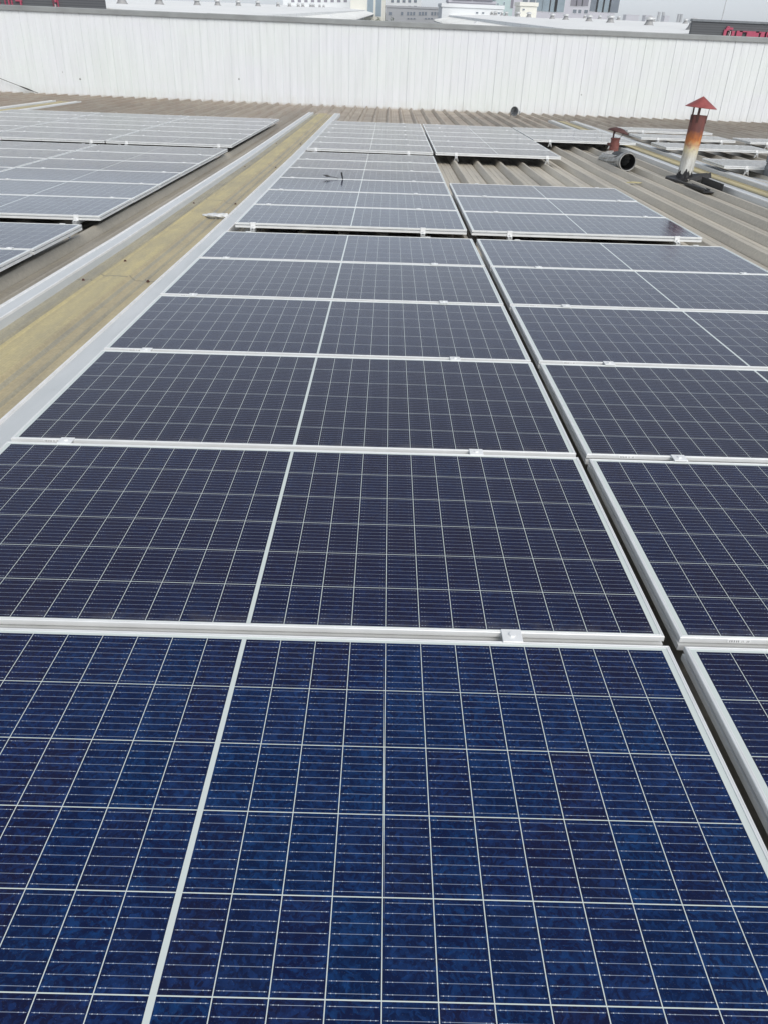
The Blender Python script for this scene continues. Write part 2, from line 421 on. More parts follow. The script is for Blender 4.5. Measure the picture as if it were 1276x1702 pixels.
# ---------------------------------------------------------------- parapet wall
WY = 26.95
wz = plane_z(0, WY) + PAN - 0.02
wallm = on_roof(0, WY, wz, 0, 0.0090, 0)
wall = empty('parapet_wall', wallm, 'tall white corrugated sheet metal wall closing off the far end of the roof', 'wall')
bm = bmesh.new()
H = 2.36
pts = []
x = -34.0; i = 0
while x < 36.0:
    if i % 4 == 0: pts += [(x, 0.0), (x + .006, .015), (x + .020, .015), (x + .026, -.006), (x + .045, -.006), (x + .050, 0)]
    else: pts += [(x, 0.0), (x + .005, .012), (x + .017, .012), (x + .022, 0)]
    pts += [(x + .10, 0.0), (x + .108, -.0025), (x + .116, 0)]
    x += 0.235 + (0.006 if i % 3 else -0.01); i += 1
loft(bm, [[(px, py, z) for px, py in pts] for z in (0, .3, 1.2, H)], closed=False)
link_mesh('cladding', bm, M['wall'], wall)
bm = bmesh.new(); box(bm, -34, 36, .03, .28, -10, H - .01); link_mesh('backing', bm, M['concrete'], wall)
xx = -0.555 - 3.96 * 9
while xx < 36:
    j = random.uniform(-.006, .006)
    bm = bmesh.new()
    x0, x1 = xx + .003, xx + 3.96
    pr = [(-.060, H - .03 + j), (-.064, H + .085 + j), (-.045, H + .108 + j), (.30, H + .118 + j), (.30, H - .03), (.292, H - .03), (.292, H + .10 + j), (-.05, H + .09 + j), (-.054, H - .03 + j)]
    loft(bm, [[(q, a, b) for a, b in pr] for q in (x0, x1)])
    box(bm, x1 - .05, x1 + .02, -.068, -.0655, H - .028 + j, H + .08 + j)
    link_mesh('coping', bm, M['coping'], wall)
    xx += 3.96

# ---------------------------------------------------------------- solar panels
PW, PD, PT, FH = 2.008, 0.980, 1.011, 0.040
def make_panel():
    root = bpy.data.objects.new('solar_panel', None); col.objects.link(root); root.empty_display_size = .1
    pr = [(0, -.0015), (.0015, 0), (.0040, 0), (.0045, -.0006), (.0055, -.0006), (.0060, 0), (.0088, 0), (.0092, -.0022), (.0092, -.008), (.0190, -.009), (.0190, -.038),
          (.026, -.038), (.026, -FH), (0, -FH), (0, -.0235), (.017, -.0230), (.017, -.0150), (0, -.0145)]
    bm = bmesh.new()
    loops = []
    for d, z in pr:
        loops.append([bm.verts.new(p) for p in ((d, d, z), (PW - d, d, z), (PW - d, PD - d, z), (d, PD - d, z))])
    n = len(pr)
    for i in range(n):
        a, b = loops[i], loops[(i + 1) % n]
        for k in range(4):
            bm.faces.new((a[k], a[(k + 1) % 4], b[(k + 1) % 4], b[k]))
    link_mesh('frame', bm, M['frame'], root)
    bm = bmesh.new(); box(bm, .0085, PW - .0085, .0085, PD - .0085, -.0075, -.0016)
    link_mesh('cell_laminate', bm, M['panel'], root)
    bm = bmesh.new(); box(bm, .115, .172, -.0012, .0004, -.0118, -.0020)
    st = link_mesh('label_sticker', bm, M['sticker'], root)
    bm = bmesh.new(); box(bm, .90, 1.10, PD - .16, PD - .06, -.026, -.0076, .003)
    link_mesh('junction_box', bm, M['black'], root)
    return root
def mat_sticker():
    t = NT('barcode_sticker'); x, y, z = t.sep(t.tc())
    b = t.math('GREATER_THAN', t.white(t.comb(t.math('FLOOR', t.math('MULTIPLY', x, 900.0)), 0.0)), 0.55)
    mid = t.math('MULTIPLY', t.math('LESS_THAN', z, -.0038), t.math('GREATER_THAN', z, -.0100))
    inn = t.math('MULTIPLY', t.math('GREATER_THAN', x, .119), t.math('LESS_THAN', x, .168))
    return t.set(t.mix(t.math('MULTIPLY', t.math('MULTIPLY', b, mid), inn), (.82, .83, .83), (.25, .25, .26)), .5)
M['sticker'] = mat_sticker()

proto = make_panel(); used = [False]
def copy_tree(o, parent=None):
    c = o.copy(); col.objects.link(c)
    if parent: c.parent = parent
    for ch in list(o.children): copy_tree(ch, c)
    return c
ORD = ['first', 'second', 'third', 'fourth', 'fifth', 'sixth']
def put_panel(x, y, z, tilt, roll, label, group):
    o = proto if not used[0] else copy_tree(proto)
    used[0] = True
    o.matrix_basis = on_roof(x, y, z, tilt + R(random.uniform(-.10, .10)), roll + R(random.uniform(-.05, .05)), R(random.uniform(-.06, .06)))
    for ch in o.children:
        if ch.name.startswith('cell_laminate'): ch['tone'] = 0.09 if label.startswith('deep blue solar panel, first') else 0.022 * math.sin(len(label) * 3.7 + x * 2 + y)
    return tag(o, label, 'solar panel', group)

def clamp_mesh():
    bm = bmesh.new()
    g = (PT - PD) / 2
    box(bm, -.024, .024, -g - .008, g + .008, .0012, .0048, .0008)
    box(bm, -.024, .024, -g + .001, -g + .004, -.030, .0010)
    box(bm, -.024, .024, g - .004, g - .001, -.030, .0010)
    loft(bm, [[(.0075 * math.cos(k * math.pi / 3), .0075 * math.sin(k * math.pi / 3), z) for k in range(6)] for z in (.0049, .0095)])
    return bm
def end_clamp_mesh(sgn):
    bm = bmesh.new()   # sits outside the panel edge at y=0, body towards sgn*y
    def b(y0, y1, z0, z1): box(bm, -.022, .022, min(sgn * y0, sgn * y1), max(sgn * y0, sgn * y1), z0, z1, .0008)
    b(-.009, .003, .0012, .0048); b(.003, .0065, -.0405, .0048); b(.0066, .034, -.0405, -.037)
    loft(bm, [[(.007 * math.cos(k * math.pi / 3), sgn * .021 + .007 * math.sin(k * math.pi / 3), z) for k in range(6)] for z in (-.0368, -.022)])
    return bm
def clip_mesh():
    bm = bmesh.new()   # grips a roof rib below the rail
    box(bm, -.020, .020, -.020, .020, -.0765, -.0715)
    for s in (-1, 1):
        v = [(s * .020, -.0735), (s * .024, -.0735), (s * .034, -.122), (s * .030, -.122)]
        loft(bm, [[(a, q, b) for a, b in v] for q in (-.018, .018)])
        v = [(s * .003, -.0765), (s * .007, -.0765), (s * .016, -.1045), (s * .012, -.1045)]
        loft(bm, [[(a, q, b) for a, b in v] for q in (-.012, .012)])
    return bm
def put_rail(x, y, z, tilt, roll, n, label, group):
    """n panels deep; origin at near edge of the first panel"""
    L = (n - 1) * PT + PD
    r = empty('mounting_rail', on_roof(x, y, z, tilt, roll, 0), label, 'rail', group)
    bm = bmesh.new()
    pr = [(-.019, -.0712), (.019, -.0712), (.019, -.0406), (.006, -.0406), (.006, -.048), (-.006, -.048), (-.006, -.0406), (-.019, -.0406)]
    loft(bm, [[(a, q, b) for a, b in pr] for q in (-.055, L + .055)])
    link_mesh('rail_profile', bm, M['rail'], r)
    for k in range(1, n):
        o = bpy.data.objects.new('mid_clamp', MID); col.objects.link(o); o.parent = r; o.location = (random.uniform(-.01, .01), k * PT - (PT - PD) / 2, 0)
    for me, yy in ((ENDN, -.0005), (ENDF, L + .0005)):
        o = bpy.data.objects.new('end_clamp', me); col.objects.link(o); o.parent = r; o.location = (0, yy, 0)
    yy = -.03
    while yy < L + .05:
        o = bpy.data.objects.new('roof_clip', CLIP); col.objects.link(o); o.parent = r; o.location = (0, yy, 0)
        yy += (L + .06) / max(1, round(L / 1.5))
def mesh_only(name, bm, mat):
    bmesh.ops.recalc_face_normals(bm, faces=bm.faces[:])
    me = bpy.data.meshes.new(name); bm.to_mesh(me); bm.free(); me.materials.append(mat); return me
MID = mesh_only('mid_clamp', clamp_mesh(), M['clamp'])
ENDN = mesh_only('end_clamp', end_clamp_mesh(-1), M['clamp'])
ENDF = mesh_only('end_clamp', end_clamp_mesh(1), M['clamp'])
CLIP = mesh_only('roof_clip', clip_mesh(), M['clamp'])

def block(x0, y0, z0, tilt, n, where, look, rails, start=0, total=6, railnames=('left', 'right')):
    roll = 0.0078 * ramp_y(y0 + 3)
    zz = z0 - 0.0078 * x0 * ramp_y(y0 + 3)
    grp = 'solar panels laid in rows on the metal roof'
    for k in range(n):
        d = (start + k) * PT
        put_panel(x0, y0 + d * math.cos(tilt), zz + d * math.sin(tilt), tilt, roll,
                  f'{look} solar panel, {ORD[k]} row of the {where}' if n > 1 else f'{look} solar panel {where}', grp)
    d = start * PT
    for rx, nm in zip(rails, railnames):
        put_rail(x0 + rx, y0 + d * math.cos(tilt), zz - 0.0078 * rx * ramp_y(y0 + 3) * 0 + d * math.sin(tilt) - math.sin(roll) * rx, tilt, roll, n,
                 f'aluminium rail under the {nm} half of the {where}' if n > 1 else f'aluminium rail under the {nm} half of the panel {where.split(",")[0]}', 'aluminium mounting rails under the panels')
T2, T3 = R(.5), R(.74)
block(0, 0.0155 - PT, 0, 0, 6, 'nearest centre block', 'deep blue', (.195, 1.645))
block(2.046, 0.0155 - PT, 0, 0, 6, 'nearest block right of the long gap', 'dark blue', (.33, 1.79))
block(0, 5.52, -.010, T2, 6, 'middle centre block', 'greyish blue', (.155, 1.625))
block(2.050, 5.50, -.010, T2, 3, 'middle right block, before the bare ribs', 'greyish blue', (.33, 1.79))
block(.012, 11.95, .068, T3, 6, 'far centre block', 'pale grey', (.145, 1.615))
block(2.060, 11.95, .068, T3, 6, 'far block right of centre', 'pale grey', (.33, 1.79))
block(4.110, 11.95, .068, T3, 3, 'far block reaching the right skylight', 'pale grey', (.33, 1.50), start=3)
block(-3.20, -.90, 0, 0, 6, 'nearest block left of the skylight', 'dark blue', (.33, 1.85))
block(-3.20, 5.58, -.004, T2, 6, 'middle block left of the skylight', 'grey', (.33, 1.80))
block(-5.232, 5.58, -.004, T2, 6, 'middle left block, second column', 'grey', (.33, 1.80))
block(-3.20, 11.98, .068, T3, 6, 'far block left of the skylight', 'pale grey', (.33, 1.80))
block(-5.232, 11.98, .068, T3, 6, 'far left block, second column', 'pale grey', (.33, 1.80))
block(-7.264, 11.98, .068, T3, 6, 'far left block, third column', 'pale grey', (.33, 1.80))
RT = [(6.50, 11.43, 'beside the grey duct box'),
      (6.50, 14.30, 'behind the rusty flue, second from the front'),
      (6.66, 16.50, 'behind the red mushroom vent, third from the front'),
      (6.92, 18.55, 'farthest of all, nearest the white wall'),
      (8.92, 16.35, 'at the right edge of the view, behind the grey duct box')]
for x, y, w in RT:
    block(x, y, prof(y) + .02, T3, 1, w, 'single pale', (.35, 1.7))

# ---------------------------------------------------------------- flue, vents and odds and ends on the roof
fx, fy = 5.66, 10.72
fz = deck_z(fx, fy)
fl = empty('flue_chimney', on_roof(fx, fy, fz, 0, R(2.0), 0) @ Matrix.Diagonal((.80, .80, .80, 1)), 'tall rust-striped flue pipe with a red conical rain cap and blackened foot', 'chimney')
bm = bmesh.new()
n = 28
rg = []
for z, r in ((0, .128), (.3, .130), (.62, .132), (.622, .136), (.9, .137), (1.10, .138)):
    rg.append([(r * math.cos(2 * math.pi * k / n), r * math.sin(2 * math.pi * k / n), z) for k in range(n)])
for z, r in ((1.10, .132), (.7, .128)):
    rg.append([(r * math.cos(2 * math.pi * k / n), r * math.sin(2 * math.pi * k / n), z) for k in range(n)])
loft(bm, rg)
link_mesh('pipe', bm, M['pipe'], fl, smooth=False)
bm = bmesh.new()
ap = (0.0, 0, 1.395)
rim = [(.272 * math.cos(2 * math.pi * k / 32), .272 * math.sin(2 * math.pi * k / 32), 1.222 - .012 * math.cos(2 * math.pi * k / 32 + .6)) for k in range(32)]
rim2 = [(a * .985, b * .985, c - .006) for a, b, c in rim]
va = [bm.verts.new(p) for p in rim]; vb = [bm.verts.new(p) for p in rim2]
t1 = bm.verts.new(ap); t2 = bm.verts.new((0, 0, 1.382))
for k in range(32):
    q = (k + 1) % 32
    bm.faces.new((va[k], va[q], t1)); bm.faces.new((vb[q], vb[k], t2)); bm.faces.new((va[q], va[k], vb[k], vb[q]))
link_mesh('rain_cap', bm, M['red_cap'], fl)
for a, w in ((200, .018), (245, .020), (330, .005), (80, .012)):
    bm = bmesh.new(); c, s = math.cos(R(a)), math.sin(R(a))
    p0 = Vector((.139 * c, .139 * s, .98)); p1 = Vector((.150 * c, .150 * s, 1.285))
    tn = Vector((-s, c, 0)) * w; th = Vector((c, s, 0)) * .004
    loft(bm, [[p - tn - th, p + tn - th, p + tn + th, p - tn + th] for p in (p0, p1)])
    link_mesh('strut', bm, M['rust_dark'], fl)
bm = bmesh.new()
# torn blackened collar and flashing plate at the foot
rr = random.Random(3)
rg0, rg1, rg2 = [], [], []
for k in range(30):
    a = 2 * math.pi * k / 30
    rg0.append((.165 * math.cos(a), .165 * math.sin(a), .0))
    rg1.append((.143 * math.cos(a), .143 * math.sin(a), .07 + rr.uniform(0, .10)))
    rg2.append((.137 * math.cos(a), .137 * math.sin(a), .02))
loft(bm, [rg0, rg1, rg2])
link_mesh('collar', bm, M['bitumen'], fl)
bm = bmesh.new()
def slab(bm, pts, th):
    loft(bm, [[Vector(p) for p in pts], [Vector(p) + Vector((0, 0, th)) for p in pts]])
slab(bm, [(-.40, -.15, .055), (-.05, -.32, .050), (.34, -.20, .11), (.40, -.02, .18), (.13, .20, .09), (-.28, .15, .07)], .008)
slab(bm, [(-.03, -.40, .035), (.42, -.20, .12), (.41, -.15, .20), (-.03, -.35, .10)], .008)
link_mesh('foot_plate', bm, M['bitumen'], fl)

tr = empty('tar_tray', on_roof(5.66, 9.95, deck_z(5.66, 9.95), 0, 0, R(-4)), 'black tar-coated metal tray lying on the roof in front of the rusty flue', 'tray')
bm = bmesh.new()
pr = [(-.13, .020), (.10, .020), (.10, .125), (.108, .125), (.108, .012), (-.138, .012), (-.138, .050), (-.13, .050)]
loft(bm, [[(a, q, b + .012 * (q < 0)) for a, b in pr] for q in (-.55, .42)])
link_mesh('channel', bm, M['bitumen'], tr)
bm = bmesh.new()
for k in range(4): box(bm, -.11 + k * .05, -.085 + k * .05, -.50 + .06 * k, .30, .0335, .040 + .004 * k)
link_mesh('slat', bm, M['bitumen'], tr)
tag(link_mesh('tar_strip', (lambda b: (box(b, -.022, .022, -.62, .62, 0, .03, .004), b)[1])(bmesh.new()), M['bitumen'], None,
    on_roof(5.40, 9.95, deck_z(5.40, 9.95, -.104), 0, 0, R(4))), 'narrow black tarred strip on a roof rib left of the black tray', 'strip')

# small red mushroom vent with a tilted cap
vx, vy = 5.46, 13.9
vt = empty('mushroom_vent', on_roof(vx - .05, vy, deck_z(vx, vy), 0, R(1), 0) @ Matrix.Diagonal((.95, .95, .84, 1)), 'short dark red vent pipe with a tilted mushroom cap', 'vent')
def lathe(bm, prf, n=20, cap=False):
    loft(bm, [[(r * math.cos(2 * math.pi * k / n), r * math.sin(2 * math.pi * k / n), z) for k in range(n)] for r, z in prf], True, cap)
bm = bmesh.new(); lathe(bm, [(.105, 0), (.095, .02), (.090, .04), (.088, .25), (.094, .25), (.094, .30), (.080, .30), (.080, .36), (.092, .37), (.092, .395), (.07, .395), (.07, .30)]); link_mesh('pipe', bm, M['rust_red'], vt, smooth=False)
bm = bmesh.new(); tube(bm, [(-.14, -.03, .27), (-.08, -.02, .27)], .032); link_mesh('stub', bm, M['rust_dark'], vt)
bm = bmesh.new(); lathe(bm, [(.0, .075), (.07, .068), (.14, .040), (.19, .008), (.205, -.018), (.198, -.018), (.18, 0), (.12, .028), (.0, .055)], 24)
link_mesh('cap', bm, M['rust_dark'], vt, Matrix.Translation((.03, 0, .52)) @ Matrix.Rotation(R(13), 4, 'Y'), smooth=True)
for p0, p1, w in (((-.06, -.04, .38), (-.06, -.04, .56), .016), ((.07, .03, .38), (.16, .04, .50), .005), ((-.04, .06, .38), (.0, .07, .55), .006)):
    bm = bmesh.new(); tube(bm, [p0, p1], w, 6); link_mesh('strut', bm, M['rust_dark'], vt)

# crumpled duct lying open end towards the viewer
dx_, dy_ = 5.10, 12.0
du = empty('flexible_duct', on_roof(dx_, dy_, deck_z(dx_, dy_), 0, 0, 0), 'crumpled dirty white duct lying on the roof with its dark open end facing us', 'duct')
bm = bmesh.new(); rr = random.Random(5); rings = []
N = 26
path = [(.0, -.20, .145, .140), (.0, -.12, .145, .140), (.01, .0, .135, .130), (-.02, .15, .12, .11), (-.05, .35, .10, .095), (-.10, .6, .09, .09), (-.10, .9, .085, .08), (-.02, 1.2, .08, .075), (.12, 1.5, .08, .07), (.26, 1.75, .08, .07)]
for i, (px, py, pz, pr_) in enumerate(path):
    rings.append([(px + (pr_ + (rr.uniform(-.022, .022) if i > 2 else rr.uniform(-.004, .004))) * math.cos(2 * math.pi * k / N), py + (rr.uniform(-.03, .03) if i > 2 else 0), max(.006, pz + (pr_ + (rr.uniform(-.02, .02) if i > 2 else 0)) * math.sin(2 * math.pi * k / N))) for k in range(N)])
loft(bm, rings, True, False)
link_mesh('hose', bm, M['duct'], du)
bm = bmesh.new()
loft(bm, [[(r * math.cos(2 * math.pi * k / 28), yy, .145 + r * math.sin(2 * math.pi * k / 28)) for k in range(28)] for r, yy in ((.130, -.10), (.136, -.21), (.133, -.225), (.121, -.225), (.119, -.20), (.10, .5), (.0, .52))], True, False)
o = link_mesh('collar', bm, [M['duct'], M['bitumen']], du)
for p in o.data.polygons:
    if p.center.y > -.19 and (p.center.x ** 2 + (p.center.z - .145) ** 2) < .1205 ** 2: p.material_index = 1

tag(link_mesh('fallen_leaf', (lambda b: (loft(b, [[(-.12, 0, .010), (-.03, -.045, .02), (.10, -.02, .012), (.13, .015, .02), (.02, .05, .024), (-.08, .03, .016)], [(-.12, 0, .014), (-.03, -.045, .024), (.10, -.02, .016), (.13, .015, .024), (.02, .05, .028), (-.08, .03, .020)]]), b)[1])(bmesh.new()), M['leaf'], None,
    on_roof(4.77, 10.2, deck_z(4.77, 10.2, -.150))), 'dry pale yellow leaf lying on the bare roof sheet', 'leaf')

# crushed white wrapper on the skylight
bm = bmesh.new(); rr = random.Random(11); rings = []
for i in range(9):
    f = i / 8; w = .045 * (0.5 + math.sin(math.pi * min(1, f * 1.15)) * .8)
    rings.append([(-.14 + .30 * f + rr.uniform(-.008, .008), .02 * math.sin(4 * f) + w * math.cos(2 * math.pi * k / 9) + rr.uniform(-.01, .01), .030 + .028 * math.sin(2 * math.pi * k / 9) * (.5 + f * .5) + rr.uniform(-.006, .006)) for k in range(9)])
loft(bm, rings)
tag(link_mesh('plastic_wrapper', bm, M['white_plastic'], None, on_roof(-.34, 6.30, plane_z(-.34, 6.3) - .116, 0, 0, R(8)) @ Matrix.Scale(.78, 4)), 'crushed white plastic wrapper lying on the yellow skylight', 'wrapper')

# loose cable with two plug connectors on the middle centre block
cz = -.010 + 3.02 * math.sin(T2)
cb = empty('loose_cable', on_roof(.70, 5.52 + 3.03, cz, T2, 0, 0) @ Matrix.Scale(.82, 4), 'loose black cable with two plug connectors sticking up between two panels', 'cable')
bm = bmesh.new(); tube(bm, [(.02, .01, -.03), (.01, .005, .012), (-.03, 0, .018), (-.08, -.005, .024), (-.115, -.006, .030)], .0035, 8); link_mesh('wire', bm, M['black'], cb)
bm = bmesh.new(); tube(bm, [(-.10, -.006, .028), (-.13, -.008, .034), (-.135, -.008, .035), (-.165, -.01, .040), (-.17, -.01, .041), (-.205, -.012, .048)], [.006, .0105, .014, .014, .008, .003], 10); link_mesh('connector', bm, M['black'], cb)
bm = bmesh.new(); tube(bm, [(.085, .0, -.02), (.082, .0, .010), (.080, 0, .012), (.066, 0, .085), (.065, 0, .090)], [.007, .008, .012, .012, .009], 10); link_mesh('connector', bm, M['black'], cb)

# small floodlight near the wall
lx, ly = 5.2, 25.2
fl2 = empty('floodlight', on_roof(lx, ly, deck_z(lx, ly), 0, 0, R(-35)), 'small round grey lamp on a bracket at the foot of the white wall', 'lamp')
bm = bmesh.new()
loft(bm, [[(r * math.cos(2 * math.pi * k / 20), yy, .17 + r * math.sin(2 * math.pi * k / 20)) for k in range(20)] for r, yy in ((.0, .10), (.06, .10), (.10, .03), (.135, -.05), (.135, -.07), (.118, -.07), (.10, -.03), (.0, .02))], True, False)
link_mesh('head', bm, M['grey_metal'], fl2)
bm = bmesh.new()
for k in range(4):
    a = math.pi * k / 4
    tube(bm, [(-.125 * math.cos(a), -.068, .17 - .125 * math.sin(a)), (.125 * math.cos(a), -.068, .17 + .125 * math.sin(a))], .006, 5)
link_mesh('guard', bm, M['black'], fl2)
bm = bmesh.new(); box(bm, -.15, -.14, -.02, .02, 0, .18); box(bm, .14, .15, -.02, .02, 0, .18); box(bm, -.139, .139, -.03, .03, 0.001, .012)
link_mesh('bracket', bm, M['grey_metal'], fl2)

# cable hanging down the wall at the left
def wallp(x, y, z): return (x, y, z)
bm = bmesh.new(); tube(bm, [(-10.2, 26.84, .22), (-10.45, 26.84, .30), (-11.1, 26.83, .52), (-12.5, 26.83, 1.0), (-15, 26.82, 1.95), (-16.3, 26.83, 2.45)], .009, 6)
wc = link_mesh('wall_cable', bm, M['black'], None, TILT.copy()); tag(wc, 'thin black cable running slanting down the white wall to the roof at the left', 'cable')
bm = bmesh.new(); tube(bm, [(-10.35, 26.835, .268), (-10.5, 26.835, .318), (-10.75, 26.835, .402)], [.014, .024, .014], 8); link_mesh('splice', bm, M['black'], wc)

# grey duct box at the right edge
gx, gy = 7.13, 11.05
gd = empty('duct_box', on_roof(gx, gy, deck_z(gx, gy), 0, 0, 0), 'upright grey sheet metal duct box at the right edge of the view', 'duct')
bm = bmesh.new(); box(bm, 0, .5, 0, .4, .02, .20, .004); box(bm, 0.012, .49, .012, .39, .2005, .25); box(bm, 0, .5, 0, .4, .2505, .43, .004); link_mesh('casing', bm, M['grey_metal'], gd)
bm = bmesh.new(); box(bm, -.22, .62, -.16, .52, 0, .0195); link_mesh('base_flange', bm, M['flashing'], gd)

# ---------------------------------------------------------------- what lies beyond the wall
CAM = CAMW.translation.copy()
GZ = CAM.z - 10.5
def wpt(dx, dy, dz): return (CAM.x + dx, CAM.y + dy, CAM.z + dz)
bm = bmesh.new()
for q in range(1):
    v = [bm.verts.new(p) for p in ((-2590, -590, GZ), (2590, -590, GZ), (2590, 2590, GZ), (-2590, 2590, GZ))]; bm.faces.new(v)
tag(link_mesh('ground', bm, plain('ground_earth', (.20, .20, .17), .9, 0, .25, .02)), kind='structure')
bm = bmesh.new()
v = [bm.verts.new(wpt(a, b, -10.5 + .004)) for a, b in ((-9, 32), (12, 32), (12, 300), (-9, 300))]; bm.faces.new(v)
tag(link_mesh('road', bm, plain('asphalt', (.06, .06, .062), .85, 0, .2, .3)), kind='structure')

def mat_whiteroof():
    t = NT('white_membrane_roof'); p = t.tc(); x, y, z = t.sep(p)
    a = t.noise(t.scalev(p, (.25, .04, 1)), 1.0, 5.0, .6)
    b = t.math('GREATER_THAN', t.math('FRACT', t.math('DIVIDE', y, 6.0)), .965)
    c = t.mix(t.ramp(a, .3, .7), (.78, .79, .78), (.86, .865, .85))
    c = t.mix(t.math('MULTIPLY', b, .5), c, (.42, .44, .44))
    return t.set(c, .6)
M['wroof'] = mat_whiteroof()
def mat_signwall():
    t = NT('grey_corrugated_sign_wall'); p = t.tc(); x, y, z = t.sep(p)
    w = t.math('SINE', t.math('MULTIPLY', z, 52.0))
    k = t.ramp(w, -1, 1, .75, 1.1)
    c = t.mix(1.0, (.105, .110, .118), t.comb(k, k, k), 'MULTIPLY')
    return t.set(c, .6)
M['signwall'] = mat_signwall()
M['red'] = plain('red_letter_face', (.50, .085, .15), .4, 0, .1, 1)
M['pink'] = plain('white_logo_face', (.78, .60, .62), .4, 0, .1, 1)
M['vent'] = plain('roof_vent_metal', (.62, .63, .63), .45, .2, .2, 2)
M['ventbase'] = plain('roof_vent_base', (.30, .30, .30), .6, 0, .2, 2)
def far_mat(n, c): return plain(n, c, .7, 0, .06, .1)
M['fwhite'] = far_mat('white_facade', (.70, .72, .73)); M['fgrey'] = far_mat('grey_facade', (.36, .37, .39)); M['flilac'] = far_mat('lilac_facade', (.56, .55, .61))
M['fteal'] = far_mat('teal_facade', (.48, .60, .60)); M['fcream'] = far_mat('cream_facade', (.70, .69, .62)); M['froof'] = far_mat('slate_roof', (.22, .21, .25))
M['fglass'] = plain('window_glass', (.16, .19, .23), .15, 0, .2, .3); M['fglassblue'] = plain('blue_window_glass', (.26, .33, .38), .15, 0, .2, .3)

M['canopy'] = far_mat('grey_canopy_sheet', (.40, .42, .42))
def warehouse(side, label):
    """gabled white roofs; side -1 left, +1 right; coordinates relative to the camera"""
    w = empty('warehouse', Matrix.Translation((CAM.x, CAM.y, CAM.z - 10.5)), label, 'warehouse', 'white roofed warehouses beyond the wall')
    e, ri = (10.4, 20.5) if side < 0 else (13.0, 22.3)
    y0, y1 = (53.4, 396.0) if side < 0 else (53.4, 214.0)
    o = 10.5
    sec = [(e, -.82), (ri, -.42), (ri + 10.5, -.80), (ri + 21, -.33), (ri + 31, -.8), (ri + 41, -.35), (ri + 60, -1.0)]
    bm = bmesh.new()
    top = [(side * a, b + o) for a, b in sec]; bot = [(side * a, b + o - .25) for a, b in reversed(sec)]
    loft(bm, [[(a, q, b) for a, b in top + bot] for q in (y0, y1)])
    link_mesh('roof', bm, M['wroof'], w)
    bm = bmesh.new(); xa, xb = sorted((side * (e + .5), side * (e + 69)))
    box(bm, xa, xb, y0 + .6, y1 - .6, 0, o - 1.45); link_mesh('wall', bm, M['fwhite'], w)
    bm = bmesh.new(); xa, xb = sorted((side * (e - .25), side * (e - .02)))
    box(bm, xa, xb, y0, y1, o - 1.2, o - .80); link_mesh('gutter', bm, M['wroof'], w)
    yy = y0 + 3
    k = 0
    while yy < y1 and k < 45:
        bm = bmesh.new(); xa, xb = sorted((side * (e - .05), side * (e + .49)))
        box(bm, xa, xb, yy, yy + .5, 0, o - 1.36); link_mesh('pilaster', bm, M['fwhite'], w)
        bm = bmesh.new(); xa, xb = sorted((side * (e + .44), side * (e + .498)))
        box(bm, xa, xb, yy + 1.6, yy + 4.2, o - 4.6, o - 2.3); link_mesh('window', bm, M['fgrey'], w)
        yy += 6.0; k += 1
    # pale ribbed canopy below the eaves
    bm = bmesh.new(); n_ = int((y1 - y0) / 1.3)
    xa, xb = side * (e - .02), side * (e - 3.4)
    loft(bm, [[(xa, q, o - 1.32), (xb, q, o - 2.05), (xb, q, o - 2.20), (xa, q, o - 1.47)] for q in (y0 + 1, y1 - 1)])
    cn = link_mesh('canopy', bm, M['canopy'], w)
    bm = bmesh.new()
    for k in range(n_):
        q = y0 + 1.6 + k * 1.3
        if q > y1 - 2: break
        loft(bm, [[(xa, q + d_, o - 1.318), (xb, q + d_, o - 2.048), (xb, q + d_, o - 1.70), (xa, q + d_, o - 1.06)] for d_ in (0, .2)])
    link_mesh('canopy_rib', bm, M['wroof'], cn)
    # sign wall on the gable facing us
    a, b = (16.6, 90) if side < 0 else (17.35, 90)
    xa, xb = sorted((side * a, side * b))
    bm = bmesh.new(); box(bm, xa, xb, y0 - 1.0, y0 - .75, o - 4.5, o + .0); s = link_mesh('sign_wall', bm, M['signwall'], w)
    bm = bmesh.new(); box(bm, xa - .06, xb + .06, y0 - 1.06, y0 - .70, o + .0005, o + .11); link_mesh('sign_cap', bm, M['grey_metal'], s)
    return w, s, y0 - 1.0, o
wl_, sl, yl, oo = warehouse(-1, 'long white roofed warehouse left of the alley with a dark grey sign wall')
wr_, sr, yr, oo = warehouse(1, 'long white roofed warehouse right of the alley with a dark grey sign wall')

def stroke(bm, x0, x1, z0, z1, y): box(bm, x0, x1, y - .12, y - .002, z0, z1)
def uv(u, v, d):
    """world-relative offset at forward distance d of a point seen at (u,v) on the photo"""
    q = CAMW.to_3x3() @ Vector(((u - 638) / 1258.34, (851 - v) / 1258.34, -1))
    return q * (d / q.y)
def letter(sign, yw, rects, mat, name='letter'):
    bm = bmesh.new()
    for (u0, v0, u1, v1) in rects:
        a = uv(u0, v0, yw); b = uv(u1, v1, yw)
        x0, x1 = sorted((a.x, b.x)); z1 = max(a.z, b.z) + oo; z0 = min(a.z, b.z) + oo
        stroke(bm, x0, x1, z0, z1, yw)
    return link_mesh(name, bm, mat, sign)
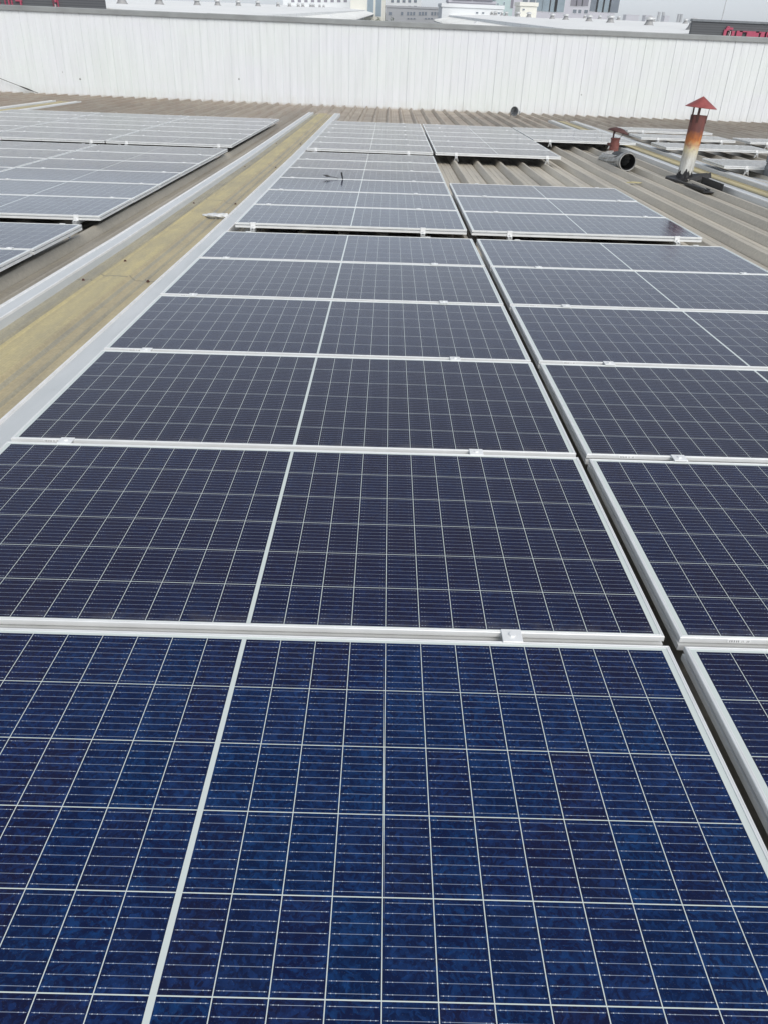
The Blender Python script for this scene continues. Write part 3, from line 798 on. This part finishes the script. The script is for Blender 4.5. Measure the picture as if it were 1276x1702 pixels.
# right sign: an arch emblem and block letters, only their upper halves clear the wall
letter(sr, yr, [(1202, 49, 1205.5, 66), (1205.5, 45.5, 1216, 49.5), (1213, 51, 1216, 66), (1207, 43.5, 1211, 45.4)], M['red'], 'emblem')
letter(sr, yr, [(1203.8 + 2.4, 51, 1207.8, 66), (1207.9, 50.2, 1209.5, 53), (1209.6, 51.5, 1211.2, 66)], M['pink'], 'emblem')
letter(sr, yr, [(1223, 51, 1227.5, 72), (1227.6, 51.2, 1240, 53.6), (1240.1, 51.6, 1244.5, 73)], M['red'])
letter(sr, yr, [(1250, 52, 1254.5, 74), (1254.6, 52.2, 1263, 54.6), (1263.1, 52.8, 1267, 74)], M['red'])
letter(sr, yr, [(1270, 53, 1273, 75)], M['red']); letter(sr, yr, [(1275, 53, 1279, 75)], M['red'])
# left sign: lower halves of tall letters
letter(sl, yl, [(-4, -8, 3, 13)], M['red']); letter(sl, yl, [(8, -8, 11.5, 13), (15, -8, 17.5, 13), (11.6, 8.2, 14.9, 11)], M['red'])
letter(sl, yl, [(19.5, -8, 22.5, 13), (22.6, 8.2, 25.4, 11.2)], M['red']); letter(sl, yl, [(27, 8.6, 38, 11.4), (34.5, 2.6, 38, 8.5), (27, 0, 38, 2.5), (27, -7, 30, -.1)], M['red'])
letter(sl, yl, [(87.5, -8, 91.5, 16), (96, -8, 99, 16), (91.6, -2, 95.9, 4)], M['red'], 'emblem'); letter(sl, yl, [(92.6, 6.5, 95.4, 17)], M['pink'], 'emblem')

# roof ventilators
def make_vent():
    r = bpy.data.objects.new('roof_ventilator', None); col.objects.link(r)
    bm = bmesh.new(); lathe(bm, [(.46, -.35), (.45, .0), (.36, .10), (.29, .26), (.27, .38), (.0, .38)], 16); link_mesh('vent_base', bm, M['ventbase'], r, smooth=True)
    bm = bmesh.new(); lathe(bm, [(.0, .40), (.36, .40), (.42, .44), (.42, .50), (.34, .60), (.18, .68), (.0, .70)], 16); link_mesh('vent_hood', bm, M['vent'], r, smooth=True)
    return r
pv = make_vent(); first = [True]
def put_vent(dx, dy, dz, label):
    o = pv if first[0] else copy_tree(pv); first[0] = False
    s = random.uniform(.9, 1.08)
    o.matrix_basis = Matrix.Translation(wpt(dx, dy, dz)) @ Matrix.Scale(s, 4)
    tag(o, label, 'ventilator', 'mushroom ventilators along the white roof ridges')
NUM = ['first', 'second', 'third', 'fourth', 'fifth', 'sixth', 'seventh', 'eighth', 'ninth', 'tenth', 'eleventh', 'twelfth', 'thirteenth', 'fourteenth']
for k, d in enumerate((69, 80, 95.5, 106.7, 121, 138.7, 163, 181, 198, 208, 228, 236, 256, 271)):
    put_vent(-20.5, d, -.42, f'white mushroom ventilator, {NUM[k]} from the near end of the left white roof ridge')
for k, d in enumerate((78.7, 92.8, 103, 117, 127, 149, 162, 179, 186, 198, 205)):
    put_vent(22.3, d, -.42, f'white mushroom ventilator, {NUM[k]} from the near end of the right white roof ridge')
for k, d in enumerate((62.0, 134, 150.6, 174, 190, 205)):
    put_vent(43.3 if d > 70 else 20.6, d, -.33 if d > 70 else -.47, f'white mushroom ventilator, {NUM[k]} on the farther ridge of the right white roof' if d > 70 else 'white mushroom ventilator half hidden by the end of the right dark sign wall')

rod = tag(link_mesh('lightning_rod', (lambda b: (tube(b, [(0, 0, 0), (0, 0, 6)], [.03, .012], 6), b)[1])(bmesh.new()), M['vent'], None,
     Matrix.Translation(wpt(uv(1202, 27, 53).x, 53.2, -.2))), 'thin pale mast standing behind the right dark sign wall', 'mast')
for side, u in ((-1, 527), (1, 790)):
    e = 10.4 if side < 0 else 13.0
    d = abs(e * 1510 / (u - 640)) * 0.99
    bm = bmesh.new(); box(bm, -.5, .5, -.9, .9, -1.3, .45, .05)
    box(bm, -.3, .3, -.5, .5, .451, .6)
    tag(link_mesh('air_handling_box', bm, M['fwhite'], None, Matrix.Translation(wpt(side * (e - .8), d, -1.7))), f'white air handling box at the eaves of the {"left" if side < 0 else "right"} warehouse', 'air handler')

# ------------- far buildings: (u0,u1) seen extent, top row v, distance
def building(u0, u1, vtop, d, depth, mat, label, wins=(), cat='building', extra=None, gmat='fglass'):
    a = uv(u0, vtop, d); b = uv(u1, vtop, d)
    x0, x1 = a.x, b.x; zt = (a.z + b.z) / 2; w = x1 - x0
    r = empty('building', Matrix.Translation((CAM.x + x0, CAM.y + d, GZ)), label, cat, None)
    h = zt + 10.5
    bm = bmesh.new(); box(bm, 0, w, 0, depth, 0, h); box(bm, .15, w - .15, .15, depth - .15, h + .001, h + .05); link_mesh('wall', bm, M[mat], r)
    bm = bmesh.new(); box(bm, -.2, w + .2, -.2, depth + .2, h + .06, h + .75); link_mesh('parapet', bm, M[mat], r)
    for (p0, q0, p1, q1, *rest) in wins:
        pa = uv(p0, q0, d); pb = uv(p1, q1, d)
        g = rest[0] if rest else gmat
        f = bmesh.new()
        wx0, wx1 = pa.x - x0, pb.x - x0; z1 = pa.z + 10.5; z0 = pb.z + 10.5
        if z1 < z0: z0, z1 = z1, z0
        box(f, wx0, wx1, -.10, -.004, z0, z1); fo = link_mesh('window', f, M['fgrey'] if mat == 'fgrey' else M['fwhite'], r)
        f = bmesh.new(); t = min(.12, (wx1 - wx0) * .08)
        box(f, wx0 + t, wx1 - t, -.13, -.101, z0 + t, z1 - t); link_mesh('pane', f, M[g], fo)
    if extra: extra(r, w, h)
    return r
building(583, 641, -32, 345, 14, 'fcream', 'pale tall tower at the end of the alley with glass strips down its face', [(611, -26, 621, 28, 'fglassblue'), (625, -26, 634, 28, 'fglassblue')])
building(643, 701, -26, 430, 16, 'fwhite', 'white block with small square dark windows behind the grey building', [(u - 2.7, v - 3, u + 2.7, v + 3) for v in (-18, -8, 2, 12) for u in (651.5, 661, 670.5, 680, 689.5)])
def sign3(r, w, h):
    bm = bmesh.new()
    rr = random.Random(2)
    for k in range(9):
        x = w * (.44 + .42 * k / 9)
        box(bm, x, x + .55, -.32, -.14, h - 6.2, h - 5.3 + rr.uniform(-.1, .1)); box(bm, x + .7, x + .85, -.32, -.14, h - 6.2, h - 5.3)
    link_mesh('lettering', bm, M['fwhite'], r)
building(641, 736, 14.5, 345, 20, 'fgrey', 'low grey office building closing the end of the alley', [(u - w, v - 3.2, u + w, v + 3.2) for v in (22.5,) for u, w in ((648, 3), (667.5, 2), (677.5, 1.8), (682.5, 1.8), (687.5, 1.8), (697, 1.8), (702, 1.8), (707, 1.8), (717.5, 1.8), (722.5, 1.8), (727.5, 1.4))] +
         [(u - 1.8, 29.5, u + 1.8, 32.5) for u in (678, 683, 688, 707, 712, 717, 727)], extra=sign3)
building(470, 582, -22, 372, 14, 'fwhite', 'white office building with grey window bands above the left white roof', [(484 + 10.9 * k, v, 490.5 + 10.9 * k, v + 8) for k in range(9) for v in (-14, -3.5)], gmat='froof')
building(734, 836, 14, 205, 16, 'fwhite', 'plain low white building behind the far end of the right warehouse', [(790, 19.5, 794, 23), (800, 19.8, 804, 23.2), (826, 20, 830, 23.4)])
def hips(r, w, h):
    for c in (.28, .72):
        bm = bmesh.new()
        loft(bm, [[(w * (c - .21), -.6, h + .8), (w * (c + .21), -.6, h + .8), (w * (c + .21), 14.5, h + .8), (w * (c - .21), 14.5, h + .8)],
                  [(w * (c - .08), 5, h + 2.6), (w * (c + .08), 5, h + 2.6), (w * (c + .08), 9, h + 2.6), (w * (c - .08), 9, h + 2.6)]])
        link_mesh('roof', bm, M['froof'], r)
building(745, 823, 5.5, 300, 14, 'flilac', 'lilac house with two dark hipped roofs and three dark windows', [(778.5, 9, 786, 15.2), (790, 9.3, 797, 15.4), (802, 9.8, 812.5, 16)], extra=hips)
building(824, 854, -14, 330, 14, 'fteal', 'pale teal building with small windows beside the tall office block', [(825, 5, 828, 9, 'fglassblue'), (825, 11, 828, 16, 'fglassblue'), (830, 8, 834, 16, 'fglassblue'), (836, 3, 838, 8, 'fglassblue'), (849, -10, 852, 14, 'froof')])
building(857, 1031, -40, 380, 24, 'flilac', 'tall pale office block with long vertical window strips', 
   [(871, -34, 876, 7), (883, -34, 888.5, 7), (894, -34, 900, 19, 'fglassblue'), (905, -34, 913, 20, 'fglassblue'), (917, -34, 924, 21, 'fglassblue'), (925.5, -34, 936, 21, 'fglassblue')] +
   [(952 + 9.6 * k, -34, 957.5 + 9.6 * k, 11, 'froof') for k in range(3)] + [(951, 15, 957, 22.5), (960, 15.2, 965, 22.7), (970, 15.6, 976, 23)] +
   [(986, -34, 991.5, 20, 'fglass'), (996, -34, 1002, 20.5, 'fglassblue'), (1007, -34, 1012.5, 21, 'fglassblue'), (1017.5, -34, 1026, 22, 'fglass')])
building(864, 892, 11, 190, 8, 'fcream', 'small cream hut with a flat slab roof on the far right roof', [(867.5, 14.2, 871, 17.5)])
for k, (u, v, w, d) in enumerate(((1094, 20.5, 3.2, 1900), (1101, 21, 3.4, 1900), (1127, 24, 2.6, 1700), (1131.5, 24.5, 2.6, 1700))):
    building(u, u + w, v, d, 6, 'fgrey', ['left one of two thin far towers on the hazy skyline', 'right one of two thin far towers on the hazy skyline', 'left of two thin far stacks just left of the right dark sign wall', 'right of two thin far stacks just left of the right dark sign wall'][k], cat='tower')
for k, (u0, u1, v) in enumerate(((1040, 1062, 25.5), (1072, 1086, 26.5), (1104, 1112, 26.8))):
    building(u0, u1, v, 1500 + 90 * k, 20, 'flilac', ['wide low far building on the hazy skyline', 'middle low far building on the hazy skyline', 'smallest low far building on the hazy skyline'][k])

# trees at the end of the alley
def mat_leaf():
    t = NT('tree_leaves'); c = t.mix(t.white(t.scalev(t.tc(), (3, 3, 3))), (.045, .075, .035), (.09, .115, .055)); return t.set(c, .7)
M['leaves'] = mat_leaf(); M['bark'] = plain('tree_bark', (.10, .08, .06), .9, 0, .3, 4)
for k, (u, d, h) in enumerate(((596, 318, 8.2), (607, 312, 7.4), (619, 322, 8.6), (632, 314, 7.8), (646, 318, 7.6))):
    q = uv(u, 28, d)
    r = empty('tree', Matrix.Translation((CAM.x + q.x, CAM.y + d, GZ)), ['small green tree at the left end of the row before the pale tower', 'second small green tree from the left before the pale tower', 'tallest green tree in the row before the pale tower', 'fourth small green tree from the left, below the glass strips', 'small green tree at the left corner of the low grey office building'][k], 'tree', 'trees at the end of the alley')
    bm = bmesh.new(); tube(bm, [(0, 0, 0), (.1, 0, h * .35), (0, .1, h * .7)], [.22, .15, .06], 7)
    for a in range(4): tube(bm, [(0, 0, h * .35), (math.cos(a * 1.6) * 1.2, math.sin(a * 1.6) * 1.2, h * .62)], [.08, .03], 5)
    link_mesh('trunk', bm, M['bark'], r)
    bm = bmesh.new(); rr = random.Random(k)
    cl = [(rr.gauss(0, .95), rr.gauss(0, .95), h * .64 + rr.gauss(0, h * .12), rr.uniform(.6, 1.1)) for _ in range(16)]
    for _ in range(1100):
        cx, cy, cz_, cr = rr.choice(cl); v = Vector((rr.gauss(0, 1), rr.gauss(0, 1), rr.gauss(0, 1))).normalized() * cr * rr.uniform(.5, 1)
        c = Vector((cx, cy, cz_)) + v; n1 = Vector((rr.gauss(0, 1), rr.gauss(0, 1), rr.gauss(0, 1))).normalized(); n2 = n1.orthogonal().normalized(); s = rr.uniform(.1, .2)
        bm.faces.new([bm.verts.new(c + n1 * s), bm.verts.new(c + n2 * s * .6), bm.verts.new(c - n1 * s), bm.verts.new(c - n2 * s * .6)])
    link_mesh('crown', bm, M['leaves'], r)

# thin haze in the air
hz = bpy.data.materials.new('thin_haze'); hz.use_nodes = True
hn = hz.node_tree.nodes; hn.clear()
ho = hn.new('ShaderNodeOutputMaterial'); hv = hn.new('ShaderNodeVolumePrincipled')
hv.inputs['Color'].default_value = (.95, .97, 1.0, 1); hv.inputs['Density'].default_value = 0.00028
hz.node_tree.links.new(hv.outputs['Volume'], ho.inputs['Volume'])
bm = bmesh.new(); box(bm, -2600, 2600, -600, 2600, GZ - 1.0, GZ + 75.0)
tag(link_mesh('haze', bm, hz), kind='stuff')
